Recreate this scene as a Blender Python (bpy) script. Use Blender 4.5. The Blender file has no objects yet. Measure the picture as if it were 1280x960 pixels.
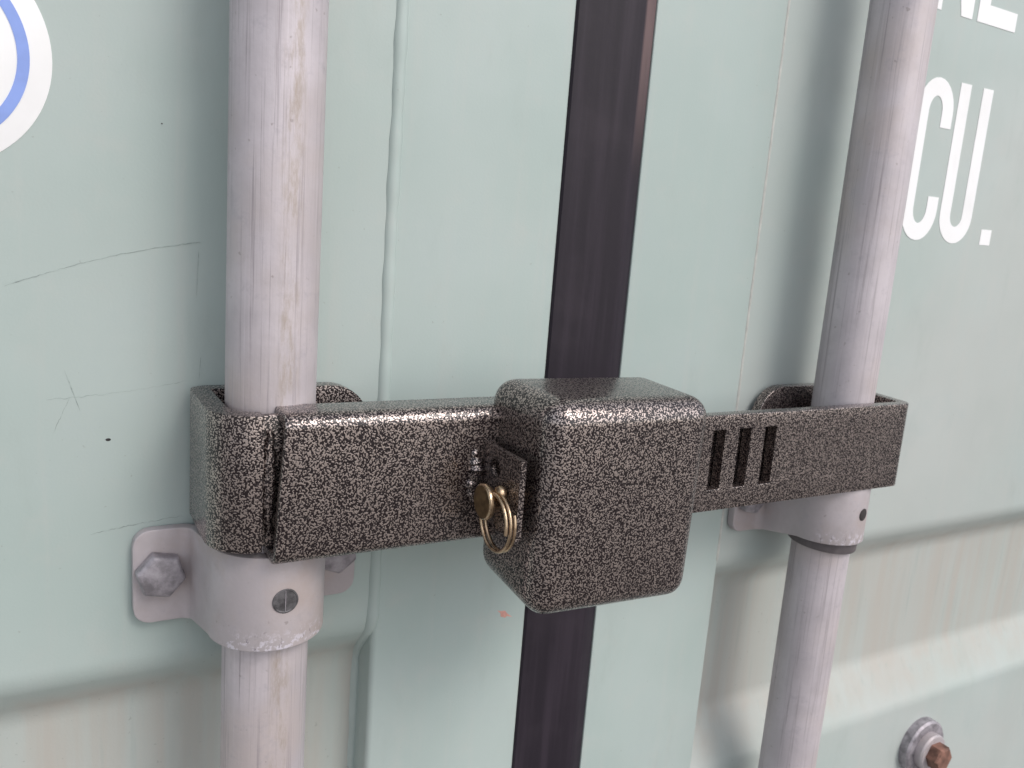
import bpy, bmesh, math, random
from mathutils import Vector, Matrix
random.seed(7)
S = bpy.context.scene
COL = S.collection
MM = 0.001

# ------------------------------------------------------------------ camera
yaw, pitch, roll, F = 0.5279, 0.1878, 0.0773, 1049.56
fwd = Vector((math.sin(yaw)*math.cos(pitch), math.cos(yaw)*math.cos(pitch), -math.sin(pitch)))
r0 = Vector((math.cos(yaw), -math.sin(yaw), 0)); u0 = r0.cross(fwd)
rgt = math.cos(roll)*r0 + math.sin(roll)*u0
upv = -math.sin(roll)*r0 + math.cos(roll)*u0
cam = bpy.data.cameras.new('camera'); camo = bpy.data.objects.new('camera', cam); COL.objects.link(camo)
M = Matrix((rgt, upv, -fwd)).transposed().to_4x4(); M.translation = Vector((-79.82, -354.23, 195.87))*MM
camo.matrix_world = M
cam.sensor_width = 36; cam.lens = 36*F/1280; cam.clip_start = 0.01; cam.clip_end = 3000
cam.dof.use_dof = True; cam.dof.focus_distance = 0.33; cam.dof.aperture_fstop = 28
S.camera = camo

# ------------------------------------------------------------------ light
sun_dir = Vector((0.28, -0.66, 0.70)).normalized()          # towards the sun
w = bpy.data.worlds.new('World'); S.world = w; w.use_nodes = True
nt = w.node_tree; bg = nt.nodes['Background']
sky = nt.nodes.new('ShaderNodeTexSky'); sky.sky_type = 'NISHITA'; sky.sun_disc = False
sky.sun_elevation = math.asin(sun_dir.z); sky.sun_rotation = math.atan2(sun_dir.x, sun_dir.y)
sky.air_density = 1.0; sky.dust_density = 2.0; sky.ozone_density = 0.6
hsv = nt.nodes.new('ShaderNodeHueSaturation'); hsv.inputs['Saturation'].default_value = .4       # thin cloud: a paler sky
nt.links.new(sky.outputs[0], hsv.inputs['Color']); nt.links.new(hsv.outputs[0], bg.inputs[0]); bg.inputs[1].default_value = 0.15
sl = bpy.data.lights.new('sun', 'SUN'); sl.energy = 0.78; sl.angle = math.radians(24); sl.color = (1, 0.94, 0.90)
so = bpy.data.objects.new('sun', sl); COL.objects.link(so)
so.rotation_euler = (-sun_dir).to_track_quat('-Z', 'Y').to_euler(); so.location = (1, -2, 3)
S.view_settings.view_transform = 'Standard'; S.view_settings.look = 'None'
S.view_settings.exposure = 0.47; S.view_settings.gamma = 1
S.render.engine = 'CYCLES'

# ------------------------------------------------------------------ node helpers
class NT:
    def __init__(self, name):
        self.m = bpy.data.materials.new(name); self.m.use_nodes = True
        self.t = self.m.node_tree; self.b = self.t.nodes['Principled BSDF']
        self.co = self.t.nodes.new('ShaderNodeTexCoord').outputs['Object']
    def n(self, typ, **kw):
        x = self.t.nodes.new(typ)
        for k, v in kw.items(): setattr(x, k, v)
        return x
    def link(self, a, b): self.t.links.new(a, b)
    def val(self, sock, v):
        if isinstance(v, bpy.types.NodeSocket): self.link(v, sock)
        else: sock.default_value = v
    def mapping(self, scale=(1, 1, 1), loc=(0, 0, 0), rot=(0, 0, 0)):
        x = self.n('ShaderNodeMapping'); self.link(self.co, x.inputs[0])
        x.inputs['Scale'].default_value = scale; x.inputs['Location'].default_value = loc; x.inputs['Rotation'].default_value = rot
        return x.outputs[0]
    def noise(self, scale, detail=3, rough=.5, vec=None, dist=0.0):
        x = self.n('ShaderNodeTexNoise'); self.link(vec or self.co, x.inputs['Vector'])
        x.inputs['Scale'].default_value = scale; x.inputs['Detail'].default_value = detail
        x.inputs['Roughness'].default_value = rough; x.inputs['Distortion'].default_value = dist
        return x.outputs[0]
    def ramp(self, v, a, b, c0=0., c1=1.):
        x = self.n('ShaderNodeMapRange', interpolation_type='SMOOTHSTEP'); self.link(v, x.inputs[0])
        for i, q in zip((1, 2, 3, 4), (a, b, c0, c1)): x.inputs[i].default_value = q
        return x.outputs[0]
    def math(self, op, a, b=0.0):
        x = self.n('ShaderNodeMath', operation=op); self.val(x.inputs[0], a); self.val(x.inputs[1], b)
        return x.outputs[0]
    def mix(self, f, a, b):
        x = self.n('ShaderNodeMix', data_type='RGBA'); self.val(x.inputs[0], f)
        for i, v in ((6, a), (7, b)):
            if isinstance(v, bpy.types.NodeSocket): self.link(v, x.inputs[i])
            else: x.inputs[i].default_value = (*v, 1)
        return x.outputs[2]
    def sep(self):
        x = self.n('ShaderNodeSeparateXYZ'); self.link(self.co, x.inputs[0]); return x.outputs
    def set(self, **kw):
        for k, v in kw.items():
            s = self.b.inputs[k.replace('_', ' ')]
            if isinstance(v, tuple): s.default_value = (*v, 1) if len(v) == 3 else v
            else: self.val(s, v)
    def bump(self, h, strength, dist):
        x = self.n('ShaderNodeBump'); self.link(h, x.inputs['Height'])
        x.inputs['Strength'].default_value = strength; x.inputs['Distance'].default_value = dist
        self.link(x.outputs[0], self.b.inputs['Normal'])

def plain(name, col, rough=.5, metal=0., var=.12, scale=60, bump=0.0):
    k = NT(name); n = k.noise(scale, 5, .6)
    c = k.mix(k.ramp(n, .3, .7), tuple(q*(1-var) for q in col), tuple(min(1, q*(1+var)) for q in col))
    k.set(Base_Color=c, Roughness=k.ramp(n, .2, .8, rough-.08, rough+.08), Metallic=metal)
    if bump: k.bump(k.noise(scale*8, 3), bump, .0003)
    return k.m

# green container paint: faint mottling, chalking (on the right panel also painted haze), beige run-off streaks in the pressed channels
def green_paint(dirty, chalk_haze=0.12):
    k = NT('weathered_green_paint'); xyz = k.sep()
    base = k.mix(k.ramp(k.noise(7, 4, .55), .35, .68), (.374, .455, .430), (.424, .498, .476))
    base = k.mix(k.ramp(k.noise(45, 5, .65), .5, .8, 0, .30), base, (.475, .485, .455))
    base = k.mix(k.ramp(k.noise(3.2, 4, .6), .38, .66, chalk_haze*.35, chalk_haze), base, (.485, .468, .452))
    base = k.mix(k.ramp(k.noise(14, 6, .7), .50, .72, 0, .28), base, (.36, .43, .425))
    streak = k.noise(1, 6, .65, k.mapping((95, 95, 4)))
    base = k.mix(k.ramp(streak, .5, .8, 0, .22), base, (.52, .50, .47))
    if dirty:
        # dust lodged in the recessed part of the pressing (measured by depth from the outer face)
        d = k.math('MAXIMUM', k.ramp(xyz[1], .004, .016), k.math('MULTIPLY', k.ramp(xyz[2], -.150, -.128, 0, .75), k.ramp(xyz[2], -.095, -.110)))
        s2 = k.noise(1, 5, .6, k.mapping((60, 60, 3.0), (3, 1, 5)))
        f = k.math('MULTIPLY', d, k.ramp(s2, .32, .68, .25, .85))
        base = k.mix(f, base, (.43, .40, .36))
        s3 = k.noise(1, 4, .6, k.mapping((160, 160, 9), (1, 2, 3)))
        base = k.mix(k.math('MULTIPLY', d, k.ramp(s3, .55, .75, 0, .5)), base, (.33, .37, .35))
    grime = k.noise(1, 5, .7, k.mapping((26, 26, 9), (9, 2, 4)))
    base = k.mix(k.ramp(grime, .54, .78, 0, .35), base, (.33, .375, .35))
    speck = k.noise(420, 2, .5)
    base = k.mix(k.ramp(speck, .725, .77, 0, .45), base, (.25, .26, .24))
    k.set(Base_Color=base, Roughness=k.ramp(k.noise(30, 4), .3, .7, .34, .52))
    k.b.inputs['Specular IOR Level'].default_value = .45
    h = k.math('ADD', k.math('MULTIPLY', k.noise(900, 2), .2), k.math('MULTIPLY', k.noise(9, 3), 3.0))
    k.bump(h, .25, .0008)
    return k.m
GREEN_PANEL = green_paint(True, .22); CHALK_HAZE_PANEL = green_paint(True, .5); GREEN = green_paint(False)  # right panel: chalking plus a pale glare haze put into its colour

# hammertone enamel: dark brown pits in a silvery bronze net
def hammer():
    k = NT('hammertone_enamel')
    n = k.noise(1480, 0, .4, k.mapping(rot=(.62, .91, .37)), .35)
    n2 = k.noise(2050, 0, .5, k.mapping(loc=(.31, .17, .53), rot=(1.13, .47, .83)))
    v = k.math('ADD', n, k.math('MULTIPLY', k.math('SUBTRACT', n2, .5), .45))
    big = k.noise(40, 2)
    v = k.math('ADD', v, k.math('MULTIPLY', k.math('SUBTRACT', big, .5), .06))
    f = k.ramp(v, .536, .594)
    k.set(Base_Color=k.mix(f, (.013, .0072, .0082), (.48, .402, .372)),
          Metallic=k.ramp(v, .536, .594, .25, .92), Roughness=k.ramp(v, .47, .57, .22, .31))
    k.b.inputs['Coat Weight'].default_value = .32; k.b.inputs['Coat Roughness'].default_value = .14
    k.bump(k.ramp(v, .44, .62), .4, .00022)
    return k.m
HAMMER = hammer()

def galvanised(name, streaks=True, tint=(.535, .487, .512)):
    k = NT(name)
    c = k.mix(k.ramp(k.noise(45, 5, .6), .35, .7), tuple(q*.90 for q in tint), tuple(min(1, q*1.08) for q in tint))
    c = k.mix(k.ramp(k.noise(17, 4), .45, .68, 0, .6), c, (.50, .425, .40))
    c = k.mix(k.ramp(k.noise(90, 6, .7), .52, .72, 0, .5), c, (.36, .33, .36))
    if streaks:
        s = k.noise(1, 6, .7, k.mapping((700, 700, 9)))
        c = k.mix(k.ramp(s, .52, .68, 0, .68), c, (.27, .235, .25))
        s = k.noise(1, 5, .6, k.mapping((520, 520, 14), (4, 4, 4)))
        c = k.mix(k.ramp(s, .58, .75, 0, .55), c, (.64, .59, .63))
        # grubby band down the front, broken into blotches
        xyz = k.sep()
        ang = k.math('ABSOLUTE', k.math('SUBTRACT', xyz[0], .002))
        front = k.math('MULTIPLY', k.ramp(ang, .001, .006, 1, 0), k.ramp(xyz[1], -.008, -.002, 1, 0))
        blot = k.noise(1, 7, .75, k.mapping((190, 190, 44), (2, 7, 1)))
        c = k.mix(k.math('MULTIPLY', front, k.ramp(blot, .42, .64, 0, .8)), c, (.36, .295, .245))
    else:
        # pressed bracket: brownish rubs, chipped zinc along the lower rim, a few drip lines
        xyz = k.sep()
        c = k.mix(k.ramp(k.noise(28, 6, .7), .48, .70, 0, .55), c, (.43, .35, .325))
        rim = k.math('MULTIPLY', k.ramp(xyz[2], .038, .029), k.ramp(xyz[1], -.040, -.050))
        c = k.mix(k.math('MULTIPLY', rim, k.ramp(k.noise(330, 4, .7), .52, .60)), c, (.66, .62, .68))
        c = k.mix(k.math('MULTIPLY', rim, k.ramp(k.noise(1, 4, .7, k.mapping((520, 520, 150), (7, 3, 2))), .60, .66, 0, .85)), c, (.17, .14, .16))
    sp = k.noise(260, 2, .5)
    c = k.mix(k.ramp(sp, .70, .76, 0, .55), c, (.27, .23, .22))
    k.set(Base_Color=c, Metallic=.22, Roughness=k.ramp(k.noise(60, 4), .3, .7, .42, .60))
    h = k.math('ADD', k.noise(500, 3), k.math('MULTIPLY', k.noise(1, 4, .6, k.mapping((600, 600, 12))), 1.2 if streaks else 0.))
    k.bump(h, .35, .00025)
    return k.m
GALV = galvanised('galvanised_rod'); GALV2 = galvanised('galvanised_casting', False, (.475, .43, .445))
BOLTM = plain('weathered_zinc_bolt', (.33, .305, .33), .5, .45, .35, 180, .5)
RUBBER = None
def rubber():
    k = NT('black_rubber')
    c = k.mix(k.ramp(k.noise(1, 4, .6, k.mapping((120, 120, 6))), .4, .75), (.017, .0125, .019), (.032, .024, .034))
    c = k.mix(k.ramp(k.noise(35, 4), .5, .8, 0, .4), c, (.042, .032, .042))
    xyz = k.sep(); lit_facet = k.math('MULTIPLY', k.ramp(xyz[0], .1835, .1860), k.ramp(xyz[2], .215, .30))  # pinkish sunlit tone of the upper right facet, painted into the rubber colour
    c = k.mix(k.math('MULTIPLY', lit_facet, k.ramp(k.noise(1, 4, .6, k.mapping((90, 90, 14))), .2, .7, .55, 1.)), c, (.17, .115, .115))
    k.set(Base_Color=c, Roughness=.55); k.b.inputs['Specular IOR Level'].default_value = .3; k.bump(k.noise(300, 4), .25, .0003); return k.m
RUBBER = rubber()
BRASS = plain('aged_brass', (.50, .37, .25), .28, 1.0, .25, 260, .2)
BRASSD = plain('aged_brass_face', (.33, .24, .13), .36, 1.0, .25, 300, .3)
SCREWM = plain('dark_zinc_screw', (.105, .10, .105), .5, .4, .45, 300, .4)
DARK = plain('blackened_steel', (.055, .05, .052), .5, .5, .4, 250, .4)
HOLE = plain('dark_screw_hole', (.03, .024, .024), .8, 0, .3, 200)
BUSH = plain('grey_bushing', (.11, .095, .10), .6, 0, .2, 150)
def worn_white(name, wear):
    k = NT(name); n = k.noise(230, 6, .75)
    c = k.mix(k.ramp(k.noise(18, 5, .6), .45, .75, 0, .35), (.86, .855, .86), (.72, .715, .70))
    c = k.mix(k.ramp(n, .66, .72, 0, wear), c, (.44, .47, .45)); k.set(Base_Color=c, Roughness=.5); return k.m
WHITE = worn_white('white_vinyl', .15)
PAINTW = worn_white('white_lettering_paint', .6)
BLUE = plain('blue_print', (.24, .34, .72), .45, 0, .06, 90)
RUST = plain('rusty_steel', (.19, .095, .07), .75, .1, .5, 120, .6)
CHALK = plain('chalky_seam', (.475, .475, .445), .6, 0, .15, 90)
SCR = plain('scratch_grime', (.30, .35, .335), .7, 0, .3, 300)
REDP = plain('red_paint_fleck', (.62, .32, .27), .6, 0, .2, 200)
DIRT = plain('ground_concrete', (.22, .205, .19), .85, 0, .2, 3, .2)

# ------------------------------------------------------------------ object helpers
def link(o, parent=None):
    COL.objects.link(o)
    if parent: o.parent = parent
    return o
def obj(name, bm, mat, parent=None, smooth=35, loc=None):
    me = bpy.data.meshes.new(name)
    bmesh.ops.recalc_face_normals(bm, faces=bm.faces[:])
    bm.to_mesh(me); bm.free()
    me.materials.append(mat)
    if smooth:
        for p in me.polygons: p.use_smooth = True
        me.set_sharp_from_angle(angle=math.radians(smooth))
    o = bpy.data.objects.new(name, me)
    if loc: o.location = Vector(loc)*MM
    return link(o, parent)
def empty(name, loc, label, cat, group=None):
    o = bpy.data.objects.new(name, None); o.location = Vector(loc)*MM; o.empty_display_size = .02
    o['label'] = label; o['category'] = cat
    if group: o['group'] = group
    return link(o)
def tag(o, label, cat, group=None):
    o['label'] = label; o['category'] = cat
    if group: o['group'] = group
    return o

def bevel(bm, off, seg=3, ang=30):
    es = [e for e in bm.edges if len(e.link_faces) == 2 and e.calc_face_angle(0) > math.radians(ang)]
    bmesh.ops.bevel(bm, geom=es, offset=off*MM, segments=seg, profile=.5, affect='EDGES', clamp_overlap=True)
def hexa(corners, bev=0, seg=3):
    """eight corners: back LB RB RT LT then front LB RB RT LT (mm)"""
    bm = bmesh.new(); v = [bm.verts.new(Vector(c)*MM) for c in corners]
    for f in ((0, 1, 2, 3), (4, 5, 6, 7), (0, 1, 5, 4), (1, 2, 6, 5), (2, 3, 7, 6), (3, 0, 4, 7)):
        bm.faces.new([v[i] for i in f])
    bmesh.ops.recalc_face_normals(bm, faces=bm.faces[:])
    if bev: bevel(bm, bev, seg)
    return bm
def box(x0, x1, y0, y1, z0, z1, bev=0, seg=3):
    return hexa([(x0, y1, z0), (x1, y1, z0), (x1, y1, z1), (x0, y1, z1), (x0, y0, z0), (x1, y0, z0), (x1, y0, z1), (x0, y0, z1)], bev, seg)
def cyl(bm, p, axis, r0, r1, L, n=40, cap=True):
    """tapered cylinder from p along axis (mm)"""
    q = Vector(axis).normalized().to_track_quat('Z', 'Y'); p = Vector(p)
    ring = []
    for rr, h in ((r0, 0), (r1, L)):
        ring.append([bm.verts.new((p + q @ Vector((rr*math.cos(2*math.pi*i/n), rr*math.sin(2*math.pi*i/n), h)))*MM) for i in range(n)])
    for i in range(n): bm.faces.new((ring[0][i], ring[0][(i+1) % n], ring[1][(i+1) % n], ring[1][i]))
    if cap: bm.faces.new(ring[0][::-1]); bm.faces.new(ring[1])
def lathe(p, axis, prof, n=48):
    """prof: (r, h) along axis; closed at ends with r 0"""
    bm = bmesh.new(); q = Vector(axis).normalized().to_track_quat('Z', 'Y'); p = Vector(p); rings = []
    for r, h in prof:
        if r < 1e-6: rings.append([bm.verts.new((p + q @ Vector((0, 0, h)))*MM)])
        else: rings.append([bm.verts.new((p + q @ Vector((r*math.cos(2*math.pi*i/n), r*math.sin(2*math.pi*i/n), h)))*MM) for i in range(n)])
    for a, b in zip(rings, rings[1:]):
        for i in range(n):
            j = (i+1) % n
            if len(a) == 1 and len(b) > 1: bm.faces.new((a[0], b[j], b[i]))
            elif len(b) == 1 and len(a) > 1: bm.faces.new((a[i], a[j], b[0]))
            elif len(a) > 1: bm.faces.new((a[i], a[j], b[j], b[i]))
    return bm
def tube(pts, r, n=10, closed=False):
    bm = bmesh.new(); P = [Vector(p) for p in pts]; rings = []; N = len(P)
    up = Vector((0.3, .5, .81)).normalized()
    for i in range(N):
        rr = r[i] if isinstance(r, list) else r
        t = (P[min(i+1, N-1)] - P[max(i-1, 0)]).normalized()
        a = t.cross(up).normalized(); b = t.cross(a).normalized(); up = -b if up.dot(-b) > 0 else b
        rings.append([bm.verts.new((P[i] + rr*(a*math.cos(2*math.pi*k/n) + b*math.sin(2*math.pi*k/n)))*MM) for k in range(n)])
    for A, B in zip(rings, rings[1:]):
        for k in range(n): bm.faces.new((A[k], A[(k+1) % n], B[(k+1) % n], B[k]))
    bm.faces.new(rings[0][::-1]); bm.faces.new(rings[-1])
    return bm
def round_path(pts, radii, seg=8):
    out = []; P = [Vector((*p, 0)).to_2d() for p in pts]
    for i, p in enumerate(P):
        r = radii[i]
        if i in (0, len(P)-1) or r == 0: out.append(p.copy()); continue
        a = (P[i-1]-p).normalized(); b = (P[i+1]-p).normalized()
        ang = a.angle(b); d = r/math.tan(ang/2); c = p + (a+b).normalized()*(r/math.sin(ang/2))
        s = p+a*d - c; e = p+b*d - c; sw = s.angle_signed(e)
        for k in range(seg+1):
            th = -sw*k/seg; ca, sa = math.cos(th), math.sin(th)
            out.append(c + Vector((s.x*ca - s.y*sa, s.x*sa + s.y*ca)))
    return out
def strip(path, t, zfun, hole=lambda i, j: False, bev=0, seg=2):
    """plate of thickness t bent along a plan path; zfun(i, point) gives its z levels; hole(i, j) cuts a cell"""
    bm = bmesh.new(); N = len(path); L = []; Rr = []
    for i in range(N):
        a = path[max(i-1, 0)]; b = path[min(i+1, N-1)]
        if 0 < i < N-1:
            t1 = (path[i]-a).normalized(); t2 = (b-path[i]).normalized(); tt = (t1+t2).normalized()
            k = 1/max(.5, tt.dot(t1))
        else: tt = (b-a).normalized(); k = 1
        nrm = Vector((-tt.y, tt.x))*k*t/2
        zs = zfun(i, path[i])
        L.append([bm.verts.new(Vector((*(path[i]+nrm), z))*MM) for z in zs])
        Rr.append([bm.verts.new(Vector((*(path[i]-nrm), z))*MM) for z in zs])
    nz = len(L[0]); sol = lambda i, j: 0 <= i < N-1 and 0 <= j < nz-1 and not hole(i, j)
    for i in range(N-1):
        for j in range(nz-1):
            if not sol(i, j): continue
            bm.faces.new((L[i][j], L[i+1][j], L[i+1][j+1], L[i][j+1]))
            bm.faces.new((Rr[i][j], Rr[i][j+1], Rr[i+1][j+1], Rr[i+1][j]))
            if not sol(i-1, j): bm.faces.new((L[i][j], L[i][j+1], Rr[i][j+1], Rr[i][j]))
            if not sol(i+1, j): bm.faces.new((L[i+1][j], Rr[i+1][j], Rr[i+1][j+1], L[i+1][j+1]))
            if not sol(i, j-1): bm.faces.new((L[i][j], Rr[i][j], Rr[i+1][j], L[i+1][j]))
            if not sol(i, j+1): bm.faces.new((L[i][j+1], L[i+1][j+1], Rr[i+1][j+1], Rr[i][j+1]))
    for v in [v for v in bm.verts if not v.link_faces]: bm.verts.remove(v)
    bmesh.ops.recalc_face_normals(bm, faces=bm.faces[:])
    if bev: bevel(bm, bev, seg, 40)
    return bm
def poly_prism(pts, y0, y1, bev=0):
    """outline in x, z extruded between y0 and y1"""
    bm = bmesh.new(); f = [bm.verts.new(Vector((x, y0, z))*MM) for x, z in pts]; b = [bm.verts.new(Vector((x, y1, z))*MM) for x, z in pts]
    n = len(pts); bm.faces.new(f); bm.faces.new(b[::-1])
    for i in range(n): bm.faces.new((f[i], b[i], b[(i+1) % n], f[(i+1) % n]))
    bmesh.ops.recalc_face_normals(bm, faces=bm.faces[:])
    if bev: bevel(bm, bev, 2, 40)
    return bm

# ------------------------------------------------------------------ ground (below the frame)
g = bmesh.new(); vs = [g.verts.new(c) for c in ((-400, -400, 0), (400, -400, 0), (400, 400, 0), (-400, 400, 0))]; g.faces.new(vs)
go = obj('ground', g, DIRT, smooth=0, loc=(0, 0, -1150)); go['kind'] = 'structure'

# ------------------------------------------------------------------ doors
ZB, ZT = -1000, 1300
def arc_pts(profile, radius, seg=7):
    return [(p.x, p.y) for p in round_path(profile, [0]+[radius]*(len(profile)-2)+[0], seg)]
# horizontal pressing: (y, z), from the top down; face at y 0, recess 25 mm deep
prof = [(25, ZT), (25, 620), (0, 595)] if False else [(0, ZT)]
prof += [(0, 0), (18, -21), (18, -110), (0, -146), (0, -440), (18, -461), (18, -550), (0, -586), (0, ZB)]
PROF = arc_pts(prof, 19)
def panel(x0, x1):
    bm = bmesh.new(); nx = 40; rows = []
    P = [PROF[0]]
    for a, b in zip(PROF, PROF[1:]):
        k = max(1, int(abs(a[1]-b[1])/40))
        for i in range(1, k+1): P.append((a[0]+(b[0]-a[0])*i/k, a[1]+(b[1]-a[1])*i/k))
    for y, z in P:
        rows.append([bm.verts.new(Vector((x0+(x1-x0)*i/nx, y + .10*math.sin(z*.013+i*.7)*math.sin(i*.45+1), z))*MM) for i in range(nx+1)])
    for A, B in zip(rows, rows[1:]):
        for i in range(nx): bm.faces.new((A[i], A[i+1], B[i+1], B[i]))
    return bm
def bead(x, r, wob, side):
    """weld bead that follows the pressing next to the stile"""
    pts = []; rs = []; z = 620.; k = 0
    P = PROF; dens = []
    for a, b in zip(P, P[1:]):
        n = max(1, int(math.hypot(a[0]-b[0], a[1]-b[1])/5))
        for i in range(n): dens.append((a[0]+(b[0]-a[0])*i/n, a[1]+(b[1]-a[1])*i/n))
    ph = 0
    for y, z in dens:
        if z > 620 or z < -620: continue
        ph += random.uniform(-.2, .2); ph *= .95
        pts.append((x + ph*wob + wob*.5*math.sin(z*.022), y + side, z)); rs.append(r*(1 + .045*math.sin(z*.31) + .04*math.sin(z*.12+1)))
    return tube(pts, rs, 32)
def stile(x0, x1, rl, rr):
    o = round_path([(x0, 45), (x0, .1), (x1, .1), (x1, 45)], [0, rl, rr, 0], 6)
    bm = bmesh.new(); A = [[bm.verts.new(Vector((p.x, p.y, z))*MM) for p in o] for z in (ZB, ZT)]
    for k in range(len(o)): j = (k+1) % len(o); bm.faces.new((A[0][k], A[0][j], A[1][j], A[1][k]))
    bm.faces.new(A[0]); bm.faces.new(A[1][::-1]); return bm

door_l = empty('container_door_leaf', (-500, 0, ZB), 'pale green steel container door with a white round sticker, left of the black rubber seal', 'container door')
door_r = empty('container_door_leaf', (700, 0, ZB), 'pale green steel container door with white painted letters, right of the black rubber seal', 'container door')
door_l['kind'] = door_r['kind'] = 'thing'
def child(name, bm, mat, parent, smooth=35):
    o = obj(name, bm, mat, parent, smooth); o.matrix_parent_inverse = Matrix.Translation(-parent.location); return o
child('door_panel', panel(-1100, 58.4), GREEN_PANEL, door_l)
child('door_stile', stile(59.2, 145.8, 3.0, .7), GREEN, door_l)
child('weld_bead', bead(59.3, 3.6, .32, 2.1), GREEN, door_l)
child('door_panel', panel(281.6, 1350), CHALK_HAZE_PANEL, door_r)
child('door_stile', stile(193.2, 282, .7, .8), GREEN, door_r)
child('weld_bead', bead(281.8, 1.2, .15, .85), CHALK, door_r)
# rubber seal: broad flat, raised middle, sloping lip
gk = bmesh.new(); prof_g = [(145.9, 12), (145.9, .2), (146.8, -1.0), (170.5, -2.4), (172.5, -3.0), (183.6, -2.9), (184.0, -2.8), (192.0, .2), (192.9, .9), (192.9, 12)]
r = [[gk.verts.new(Vector((x, y, z))*MM) for x, y in prof_g] for z in (ZB, ZT)]
for i in range(len(prof_g)-1): gk.faces.new((r[0][i], r[0][i+1], r[1][i+1], r[1][i]))
gk.faces.new((r[0][-1], r[0][0], r[1][0], r[1][-1]))
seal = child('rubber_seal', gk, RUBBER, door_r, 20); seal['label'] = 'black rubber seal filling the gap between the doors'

# ---------------------------------------------------------------- lettering (painted sheets 0.15 mm proud)
def sheet(polys, thick=.30, y=0.0):
    bm = bmesh.new()
    for pts in polys:
        f = [bm.verts.new(Vector((x, y-thick, z))*MM) for x, z in pts]; b = [bm.verts.new(Vector((x, y+.6, z))*MM) for x, z in pts]
        bm.faces.new(f); n = len(pts)
        for i in range(n): bm.faces.new((f[i], b[i], b[(i+1) % n], f[(i+1) % n]))
    return bm
def ribbon(path, wd):
    P = [Vector(p) for p in path]; l, r_ = [], []
    for i in range(len(P)):
        t = (P[min(i+1, len(P)-1)]-P[max(i-1, 0)]).normalized(); n = Vector((-t.y, t.x))*wd/2
        l.append(P[i]+n); r_.append(P[i]-n)
    return [[tuple(l[i]), tuple(l[i+1]), tuple(r_[i+1]), tuple(r_[i])] for i in range(len(P)-1)]
def semi(cx, cz, rx, rz, a0, a1, n=14):
    return [(cx+rx*math.cos(math.radians(a0+(a1-a0)*i/n)), cz+rz*math.sin(math.radians(a0+(a1-a0)*i/n))) for i in range(n+1)]
T = 11.0; zb, zt = 205.5, 306.5
cx, hw = 420.5, 12.2
C = [(cx+hw, 277)] + semi(cx, zt-T/2-15, hw, 15, 0, 180) + semi(cx, zb+T/2+15, hw, 15, 180, 360) + [(cx+hw, 234)]
U = [(447.6, zt), (447.6, 224)] + semi(459.6, zb+T/2+13, 12.0, 13, 180, 360) + [(471.6, zt)]
def rect(x0, x1, z0, z1): return [(x0, z0), (x1, z0), (x1, z1), (x0, z1)]
def band(path, wd, thick=.30):
    P = [Vector(p) for p in path]; up, dn = [], []
    for i, p in enumerate(P):
        t = (P[min(i+1, len(P)-1)]-P[max(i-1, 0)]).normalized(); n = Vector((-t.y, t.x)); up.append(p+n*wd/2); dn.append(p-n*wd/2)
    return sheet([[tuple(q) for q in up] + [tuple(q) for q in dn[::-1]]], thick)
nb, ntp = 344.5, 446
N_ = [(399, nb), (410, nb), (410, nb+68), (430.3, nb), (441.5, nb), (441.5, ntp), (430.8, ntp), (430.8, nb+36), (410, ntp), (399, ntp)]
E_ = [(446.8, nb), (488.5, nb), (488.5, nb+11.5), (458, nb+11.5), (458, 391), (482, 391), (482, 402), (458, 402), (458, ntp-11), (488.5, ntp-11), (488.5, ntp), (446.8, ntp)]
for nm, bm in (('letter C', band(C, T)), ('letter U', band(U, T)), ('full stop', sheet([rect(490.8, 502.6, 206.3, 216.8)])), ('letter N', sheet([N_])), ('letter E', sheet([E_]))):
    child('lettering', bm, PAINTW, door_r, 0)['label'] = 'white painted ' + nm
# ---------------------------------------------------------------- small marks on the paint
def wob(p0, p1, n, a, sag=0):
    out = []
    for i in range(n+1):
        t = i/n; x = p0[0]+(p1[0]-p0[0])*t; z = p0[1]+(p1[1]-p0[1])*t + sag*math.sin(math.pi*t)
        out.append((x, z+random.uniform(-a, a)))
    return out
def thin(path, wd):
    """one hairline of uneven width"""
    P = [Vector(p) for p in path]; up, dn = [], []; k = 1.
    for i, p in enumerate(P):
        t = (P[min(i+1, len(P)-1)]-P[max(i-1, 0)]).normalized(); n = Vector((-t.y, t.x))
        k += random.uniform(-.35, .35); k = min(1.2, max(.2, k)); e = min(1, .15+min(i, len(P)-1-i)*.3)
        up.append(p+n*wd*.5*k*e); dn.append(p-n*wd*.5*k*e)
    bm = bmesh.new(); f = [[bm.verts.new(Vector((q.x, -.16, q.y))*MM) for q in L] for L in (up, dn)]; bk = [[bm.verts.new(Vector((q.x, .4, q.y))*MM) for q in L] for L in (up, dn)]
    for i in range(len(P)-1):
        bm.faces.new((f[0][i], f[0][i+1], f[1][i+1], f[1][i]))
        bm.faces.new((f[0][i], bk[0][i], bk[0][i+1], f[0][i+1])); bm.faces.new((f[1][i], f[1][i+1], bk[1][i+1], bk[1][i]))
    return bm
for pth, wd in ((wob((-88, 160), (-21, 179.5), 60, .2, 2.2), .34), (wob((-76, 117.5), (-26, 123.5), 50, .3, -1.0), .24),
                (wob((-69.5, 128.5), (-64.5, 112.5), 14, .12), .42), (wob((-62, 62), (-27, 66), 40, .25, .4), .32),
                (wob((-21.5, 176), (-22.2, 158), 24, .22), .26), (wob((-20.5, 133), (-21, 124), 14, .3), .3), (wob((-74, 104), (-68, 118), 16, .3), .18)):
    child('scratch', thin(pth, wd), SCR, door_l, 0)
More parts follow.
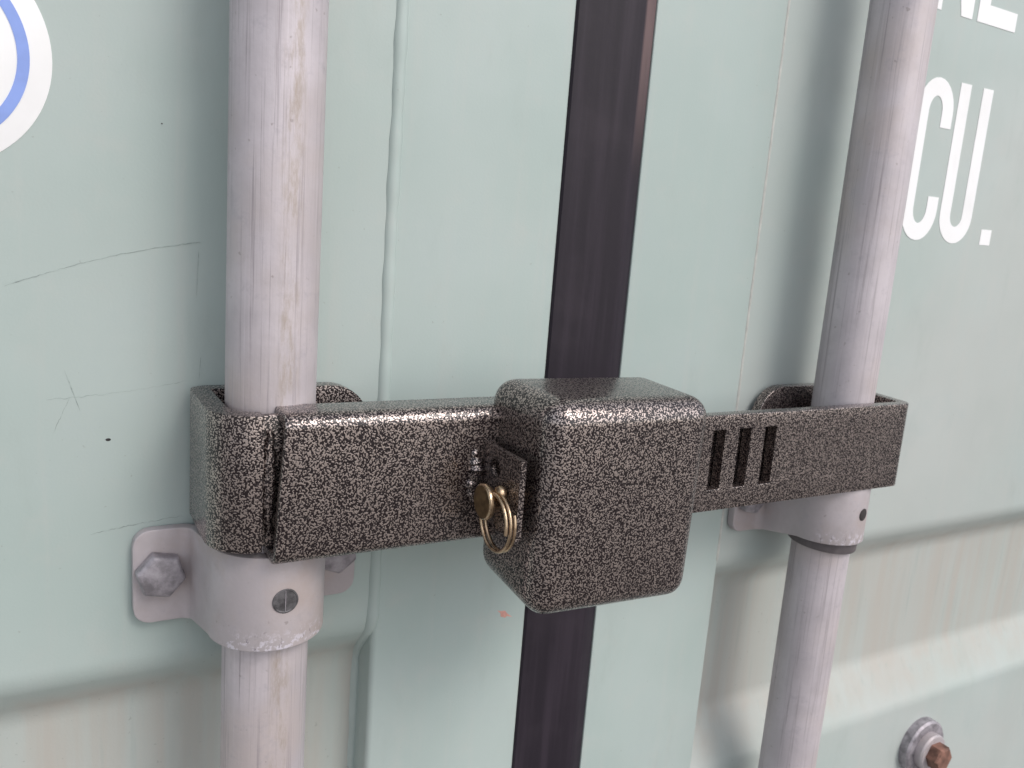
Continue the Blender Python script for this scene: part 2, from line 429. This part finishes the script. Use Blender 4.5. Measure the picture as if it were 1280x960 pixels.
for cx_, cz_, rx_, rz_ in ((-54.9, 100.6, 1.0, .6), (-35, 223, .3, .28)):
    child('paint_chip', sheet([semi(cx_, cz_, rx_, rz_, 0, 360, 10)[:-1]], .16), DARK, door_l, 0)
FL = [[(128.5, -3.6), (131, -4.4), (133.2, -4.4), (134.8, -6.4), (138, -8.8), (134.6, -7.8), (133.6, -8.6), (130.8, -7.4), (130.6, -5.6)]]
child('paint_fleck', sheet(FL, .08, .15), REDP, door_l, 0)['label'] = 'small red paint fleck below the lock box'

# ---------------------------------------------------------------- rod brackets
def bracket(cx, door, hexed, tilt):
    half = [(-47, -3.0), (-27, -3.0), (-20.2, -18.0)]
    arc = [(cx+20.3*math.cos(math.radians(a)), -33+20.3*math.sin(math.radians(a))) for a in range(180, 361, 9)]
    left = round_path([(cx-47, -3.0), (cx-23.5, -3.0), (cx-20.3, -33)], [0, 7, 0], 6)
    pts = left + [Vector(a) for a in arc[1:-1]] + [Vector((2*cx-p.x, p.y)) for p in left[::-1]]
    # extra stations in the flanges so that their corners can be rounded
    ext = [Vector((cx-47+d, -3.0)) for d in (0, .5, 1.2, 2.2, 3.6, 5.2, 7.0, 12)]
    pts = ext + pts[1:-1] + [Vector((2*cx-p.x, p.y)) for p in ext[::-1]]
    def zf(i, p):
        d = 47-abs(p.x-cx); R = 7.0; c = R-math.sqrt(max(0, R*R-(R-min(d, R))**2))
        k = min(1, max(0, (-p.y-3)/22)); k = k*k*(3-2*k)
        lo = 22.6+5.2*k + c; hi = 63.0+3*k - c
        return [lo, hi]
    b = child('rod_bracket', strip(pts, 5, zf, bev=1.3, seg=3), GALV2, door)
    inv = Matrix.Translation(-door.location)
    for s in (-1, 1):
        x = cx+s*36.8
        bm = bmesh.new()
        n = 6; a0 = math.radians(12 if s < 0 else 22)
        bm.free()
        bm = lathe((x, -5.6, 44.6), (0, -1, 0), [(0, 0), (9.9, 0), (9.9, 5.0), (8.9, 6.2), (4, 6.9), (0, 7.0)], 6)
        bmesh.ops.rotate(bm, verts=bm.verts[:], cent=Vector((x, 0, 44.6))*MM, matrix=Matrix.Rotation(a0, 3, 'Y'))
        bevel(bm, 1.0, 3, 20)
        o = child('hex_bolt', bm, BOLTM, b)
    return b, inv
br_l, inv = bracket(0, door_l, True, 0)
br_l['label'] = 'galvanised pressed bracket with slotted screw on left rod'
# slotted screw sunk in the collar
bm = lathe((1.6, -54.6, 48), (.03, -1, 0), [(0, 0), (5.0, 0), (5.0, 1.3), (4.5, 1.45), (4.2, 1.25), (.0, 1.35)], 32)
sc = child('slotted_screw', bm, SCREWM, br_l)
bm = box(1.42, 1.78, -56.15, -55.5, 43.9, 52.1); o = child('screw_slot', bm, BOLTM, br_l)
br_r, inv2 = bracket(332.3, door_r, True, 0)
br_r['label'] = 'galvanised pressed bracket with a bare screw hole on right rod'
bm = lathe((336.4, -54.3, 45.9), (.19, -1, 0), [(0, 0), (3.7, 0), (3.7, 1.25), (3.2, 1.45), (0, 1.65)], 32)
o = child('screw_hole', bm, HOLE, br_r)
bm = lathe((332.3, -33, 21.8), (0.05, -.04, 1), [(17.1, 0), (19.6, 0), (19.9, .6), (19.9, 8), (17.1, 8), (17.1, 0)], 48)
o = child('bushing', bm, BUSH, br_r)
# rusty bolt with a thick washer at the lower right
bm = lathe((527, 0.2, -187), (0, -1, 0), [(0, 0), (23, 0), (23, 6.5), (21.5, 8), (0, 8)], 48)
wa = child('thick_washer', bm, BOLTM, door_r)
bm = lathe((527, -7.9, -187), (0, -1, 0), [(0, 0), (15, 0), (15, 5), (14, 6.4), (12.6, 6.6), (0, 6.6)], 40)
cp = child('bolt_collar', bm, GALV2, wa)
bm = lathe((527, -14.5, -187), (0, -1, 0), [(0, 0), (10.5, 0), (10.5, 7.6), (9.2, 9.2), (0, 9.8)], 6); bevel(bm, .8, 2, 20)
nu = child('rusty_nut', bm, RUST, wa)

# ---------------------------------------------------------------- sticker
bm = lathe((-111.3, 0.3, 239.7), (0, -1, 0), [(0, 0), (40.3, 0), (40.3, .55), (40.1, .6), (0, .6)], 96)
st = obj('round_sticker', bm, WHITE, None); tag(st, 'white round sticker with a blue ring on the left door', 'sticker')
bm = lathe((-111.3, -.2, 239.7), (0, -1, 0), [(29.6, 0), (33.4, 0), (33.4, .3), (29.6, .3), (29.6, 0)], 96)
obj('blue_ring', bm, BLUE, st)

# ---------------------------------------------------------------- locking rods
def rod(x, label):
    bm = lathe((0, 0, 0), (0, 0, 1), [(0, 0), (16.4, 0), (17, .8), (17, 300), (17, 600), (17, 1000), (17, 1400), (17, 2149), (16.4, 2150), (0, 2150)], 64)
    o = obj('locking_rod', bm, GALV, None, 35, (x, -33, -950)); return tag(o, label, 'locking rod', 'galvanised locking rods on the doors')
rod(0, 'upright galvanised rod beside the round sticker, gripped by the speckled hook')
rod(332.3, 'upright galvanised rod partly covering the white letters, clasped by the slotted bar').rotation_euler = (0, 0, 2.2)

# ---------------------------------------------------------------- lock: clamp arm, hook, housing, tab
lock = empty('container_lock', (84, -80, 49), 'speckled bronze-black hammertone lock box welded to an arm hooked round the left rod', 'lock')
def lk(name, bm, mat=HAMMER, smooth=35): return child(name, bm, mat, lock, smooth)
# channel section arm (open at the back), outline in y, z
def channel(x0, x1, yf, yb, z0, z1, t, R):
    outer = round_path([(yb, z1), (yf, z1), (yf, z0), (yb, z0)], [0, R, R, 0], 8)
    inner = round_path([(yb, z1-t), (yf+t, z1-t), (yf+t, z0+t), (yb, z0+t)], [0, R-t+.6, R-t+.6, 0], 8)
    bm = bmesh.new(); A = []
    for x in (x0, x1):
        A.append(([bm.verts.new(Vector((x, p.x, p.y))*MM) for p in outer], [bm.verts.new(Vector((x, p.x, p.y))*MM) for p in inner]))
    (o0, i0), (o1, i1) = A; n = len(outer)
    for k in range(n-1):
        bm.faces.new((o0[k], o0[k+1], o1[k+1], o1[k])); bm.faces.new((i0[k], i1[k], i1[k+1], i0[k+1]))
        bm.faces.new((o0[k], i0[k], i0[k+1], o0[k+1])); bm.faces.new((o1[k], o1[k+1], i1[k+1], i1[k]))
    for k in (0, n-1): bm.faces.new((o0[k], o1[k], i1[k], i0[k]))
    bmesh.ops.recalc_face_normals(bm, faces=bm.faces[:])
    bevel(bm, 1.0, 3, 50)
    return bm
ca_bm = channel(-2.6, 150, -66.2, -47, 66.3, 123.3, 4, 5.4)
for v in ca_bm.verts:                                     # the sawn left end is not square
    if v.co.x < .02: v.co.x -= .0032*(.1233-v.co.z)/.057
lk('clamp_arm', ca_bm)
# hook strip round the rod
hp = round_path([(-8.6, -55.8), (-22.2, -55.8), (-22.2, -6.4), (48.5, -6.4)], [0, 13.5, 3.9, 0], 9)
def dense_end(path, x_end, ds):
    base = path[:-1]; y = path[-1].y
    return base + [Vector((x_end-d, y)) for d in ds]
hp = dense_end(hp, 48.5, [17, 14, 11, 8, 5.5, 3.5, 2, .8, 0])
def zhook(i, p):
    d = 48.5-p.x if p.y > -20 and p.x > 0 else 99
    R = 17; c = R-math.sqrt(max(0, R*R-(R-min(d, R))**2))
    return [70.5+c, 122-c]
lk('hook_tongue', box(-10.5, 62, -55.4, -52.4, 71, 121.4, .6, 2))
lk('rod_hook', strip(hp, 7.6, zhook, bev=.9, seg=3))
# rounded dark fillet where the hook enters the arm
pts = [(-6.0, -57.0, z) for z in range(76, 117, 2)]
lk('weld_bead', tube([(x + .5*math.sin(z*.9), y, z) for x, y, z in pts], [.9+2.0*math.sin(math.pi*(i+.3)/21.) for i in range(21)], 10))
# housing
hb = hexa([(82.5, -55, 51.3), (164, -55, 48.5), (164.5, -55, 133.5), (82.5, -55, 134.5),
           (83.8, -103.0, 44.8), (162.8, -103.0, 42.8), (166.3, -103.0, 131.2), (86.0, -103.0, 132.2)])
bev_e = [e for e in hb.edges]
bevel(hb, 9.5, 8, 30)
lk('lock_housing', hb)
# tab with a hole, standing out of the arm beside the housing
def tab():
    y0, y1, z0, z1, hy, hz, hr = -97, -64.5, 78, 109.6, -77.4, 101.2, 3.9
    bm = bmesh.new(); n = 32; rings = []
    sq = []; circ = []
    for i in range(n):
        a = 2*math.pi*i/n + math.pi/4
        c, s = math.cos(a), math.sin(a)
        cand = []
        if c > 1e-6: cand.append((y1-hy)/c)
        if c < -1e-6: cand.append((y0-hy)/c)
        if s > 1e-6: cand.append((z1-hz)/s)
        if s < -1e-6: cand.append((z0-hz)/s)
        t = min(cand); sq.append((hy+c*t, hz+s*t)); circ.append((hy+hr*c, hz+hr*s))
    # snap nearest samples to the true corners
    for cy, cz in ((y0, z0), (y0, z1), (y1, z0), (y1, z1)):
        k = min(range(n), key=lambda i: (sq[i][0]-cy)**2+(sq[i][1]-cz)**2); sq[k] = (cy, cz)
    def ring(x, pts): return [bm.verts.new(Vector((x, a, b))*MM) for a, b in pts]
    s0, c0, s1, c1 = ring(76.9, sq), ring(76.9, circ), ring(79.3, sq), ring(79.3, circ)
    for i in range(n):
        j = (i+1) % n
        bm.faces.new((s0[i], s0[j], c0[j], c0[i])); bm.faces.new((s1[i], c1[i], c1[j], s1[j]))
        bm.faces.new((s0[i], s1[i], s1[j], s0[j])); bm.faces.new((c0[i], c0[j], c1[j], c1[i]))
    bmesh.ops.recalc_face_normals(bm, faces=bm.faces[:])
    return bm
lk('pin_tab', tab())
# lumpy weld at the root of the tab
wp = [(74.6 - .8*math.sin(z*.5) - .06*(106-z), -65.2, z) for z in range(84, 107, 1)]
lk('tab_weld', tube(wp, [.6 + 3.0*math.sin(math.pi*(i+.6)/24.)**.7*(1+.22*math.sin(i*1.9)) for i in range(23)], 12))

# ---------------------------------------------------------------- slotted bar hooked round the right rod
sx = [(210.4, 218.6), (228.0, 236.2), (246.0, 254.4)]
xs = [128, 170, 200] + [v for s in sx for v in s] + [275, 300, 335]
ap = [Vector((x, -53.6)) for x in xs]
tail = round_path([(340, -53.6), (362.0, -53.6), (362.0, -6.6), (290, -6.6)], [0, 5.5, 5.5, 0], 6)
tail = [p for p in tail[1:-1]] + [Vector((290+d, -6.6)) for d in (40, 24, 19, 15, 11, 8, 5.5, 3.5, 2, .8, 0)]
ap = ap + tail
def zarm(i, p):
    d = p.x-290 if p.y > -20 and p.x < 350 else 99
    R = 19; c = R-math.sqrt(max(0, R*R-(R-min(d, R))**2))
    lo, hi = 61.8+c, 111.4-c
    if p.y > -20: hi += 2.0*min(1, (p.y+20)/10)
    return [lo, lo+(hi-lo)*.225, lo+(hi-lo)*.845, hi]
def ahole(i, j): return j == 1 and any(abs(ap[i].x-s[0]) < .01 and ap[i].y < -50 for s in sx)
arm = obj('slotted_bar', bmesh.new(), HAMMER) if False else None
sb = empty('slotted_bar', (128, -53.6, 61.8), 'speckled bronze-black flat bar with three upright slots, hooked round the right rod', 'lock bar')
o = obj('bar', strip(ap, 6.6, zarm, ahole, bev=.7, seg=3), HAMMER, sb); o.matrix_parent_inverse = Matrix.Translation(-sb.location)
tg = box(165, 283, -49.6, -46.4, 66, 108, .6, 2)
o = obj('backing_tongue', tg, HAMMER, sb); o.matrix_parent_inverse = Matrix.Translation(-sb.location)

# ---------------------------------------------------------------- brass pin and split ring
pin = empty('brass_pin', (76, -80, 88.6), 'brass pin with a round flared head pushed through the tab', 'pin')
pi_ = Matrix.Translation(-pin.location)
bm = lathe((76.7, -81.2, 89.4), (-1, 0, 0), [(0, 0), (4.2, 0), (4.3, 1.2), (4.9, 2.2), (6.6, 4.2), (7.2, 5.0), (7.3, 5.7), (7.1, 6.5), (6.5, 6.9)], 48)
o = obj('pin_head', bm, BRASS, pin); o.matrix_parent_inverse = pi_
bm = lathe((76.7, -81.2, 89.4), (-1, 0, 0), [(6.55, 6.75), (6.4, 6.92), (3, 7.05), (0, 7.1)], 48)
o = obj('head_face', bm, BRASSD, pin); o.matrix_parent_inverse = pi_
bm = bmesh.new(); cyl(bm, (81.5, -81.2, 89.4), (-1, 0, 0), 3.2, 3.2, 5.2)
o = obj('pin_shank', bm, BRASS, pin); o.matrix_parent_inverse = pi_
bm = lathe((76.5, -86.6, 94.2), (-1, 0, 0), [(0, 0), (2.4, 0), (3.0, .8), (3.2, 1.8), (2.7, 3.0), (1.5, 3.7), (0, 3.9)], 32)
o = obj('eyelet_boss', bm, BRASS, pin); o.matrix_parent_inverse = pi_
pts = []
turns = 2.1; N = 130
for i in range(N+1):
    a = math.radians(150) + 2*math.pi*turns*i/N
    t = i/N*turns
    R = 11.1
    pts.append((73.6 - 1.9*(t-1), -87.6 + R*math.cos(a), 83.0 + R*1.02*math.sin(a)))
bm = tube(pts, .70, 10)
rg = obj('split_ring', bm, BRASS, None, 40); tag(rg, 'thin brass split ring hanging below the pin head', 'key ring')
rg.location = (0, 0, 0)
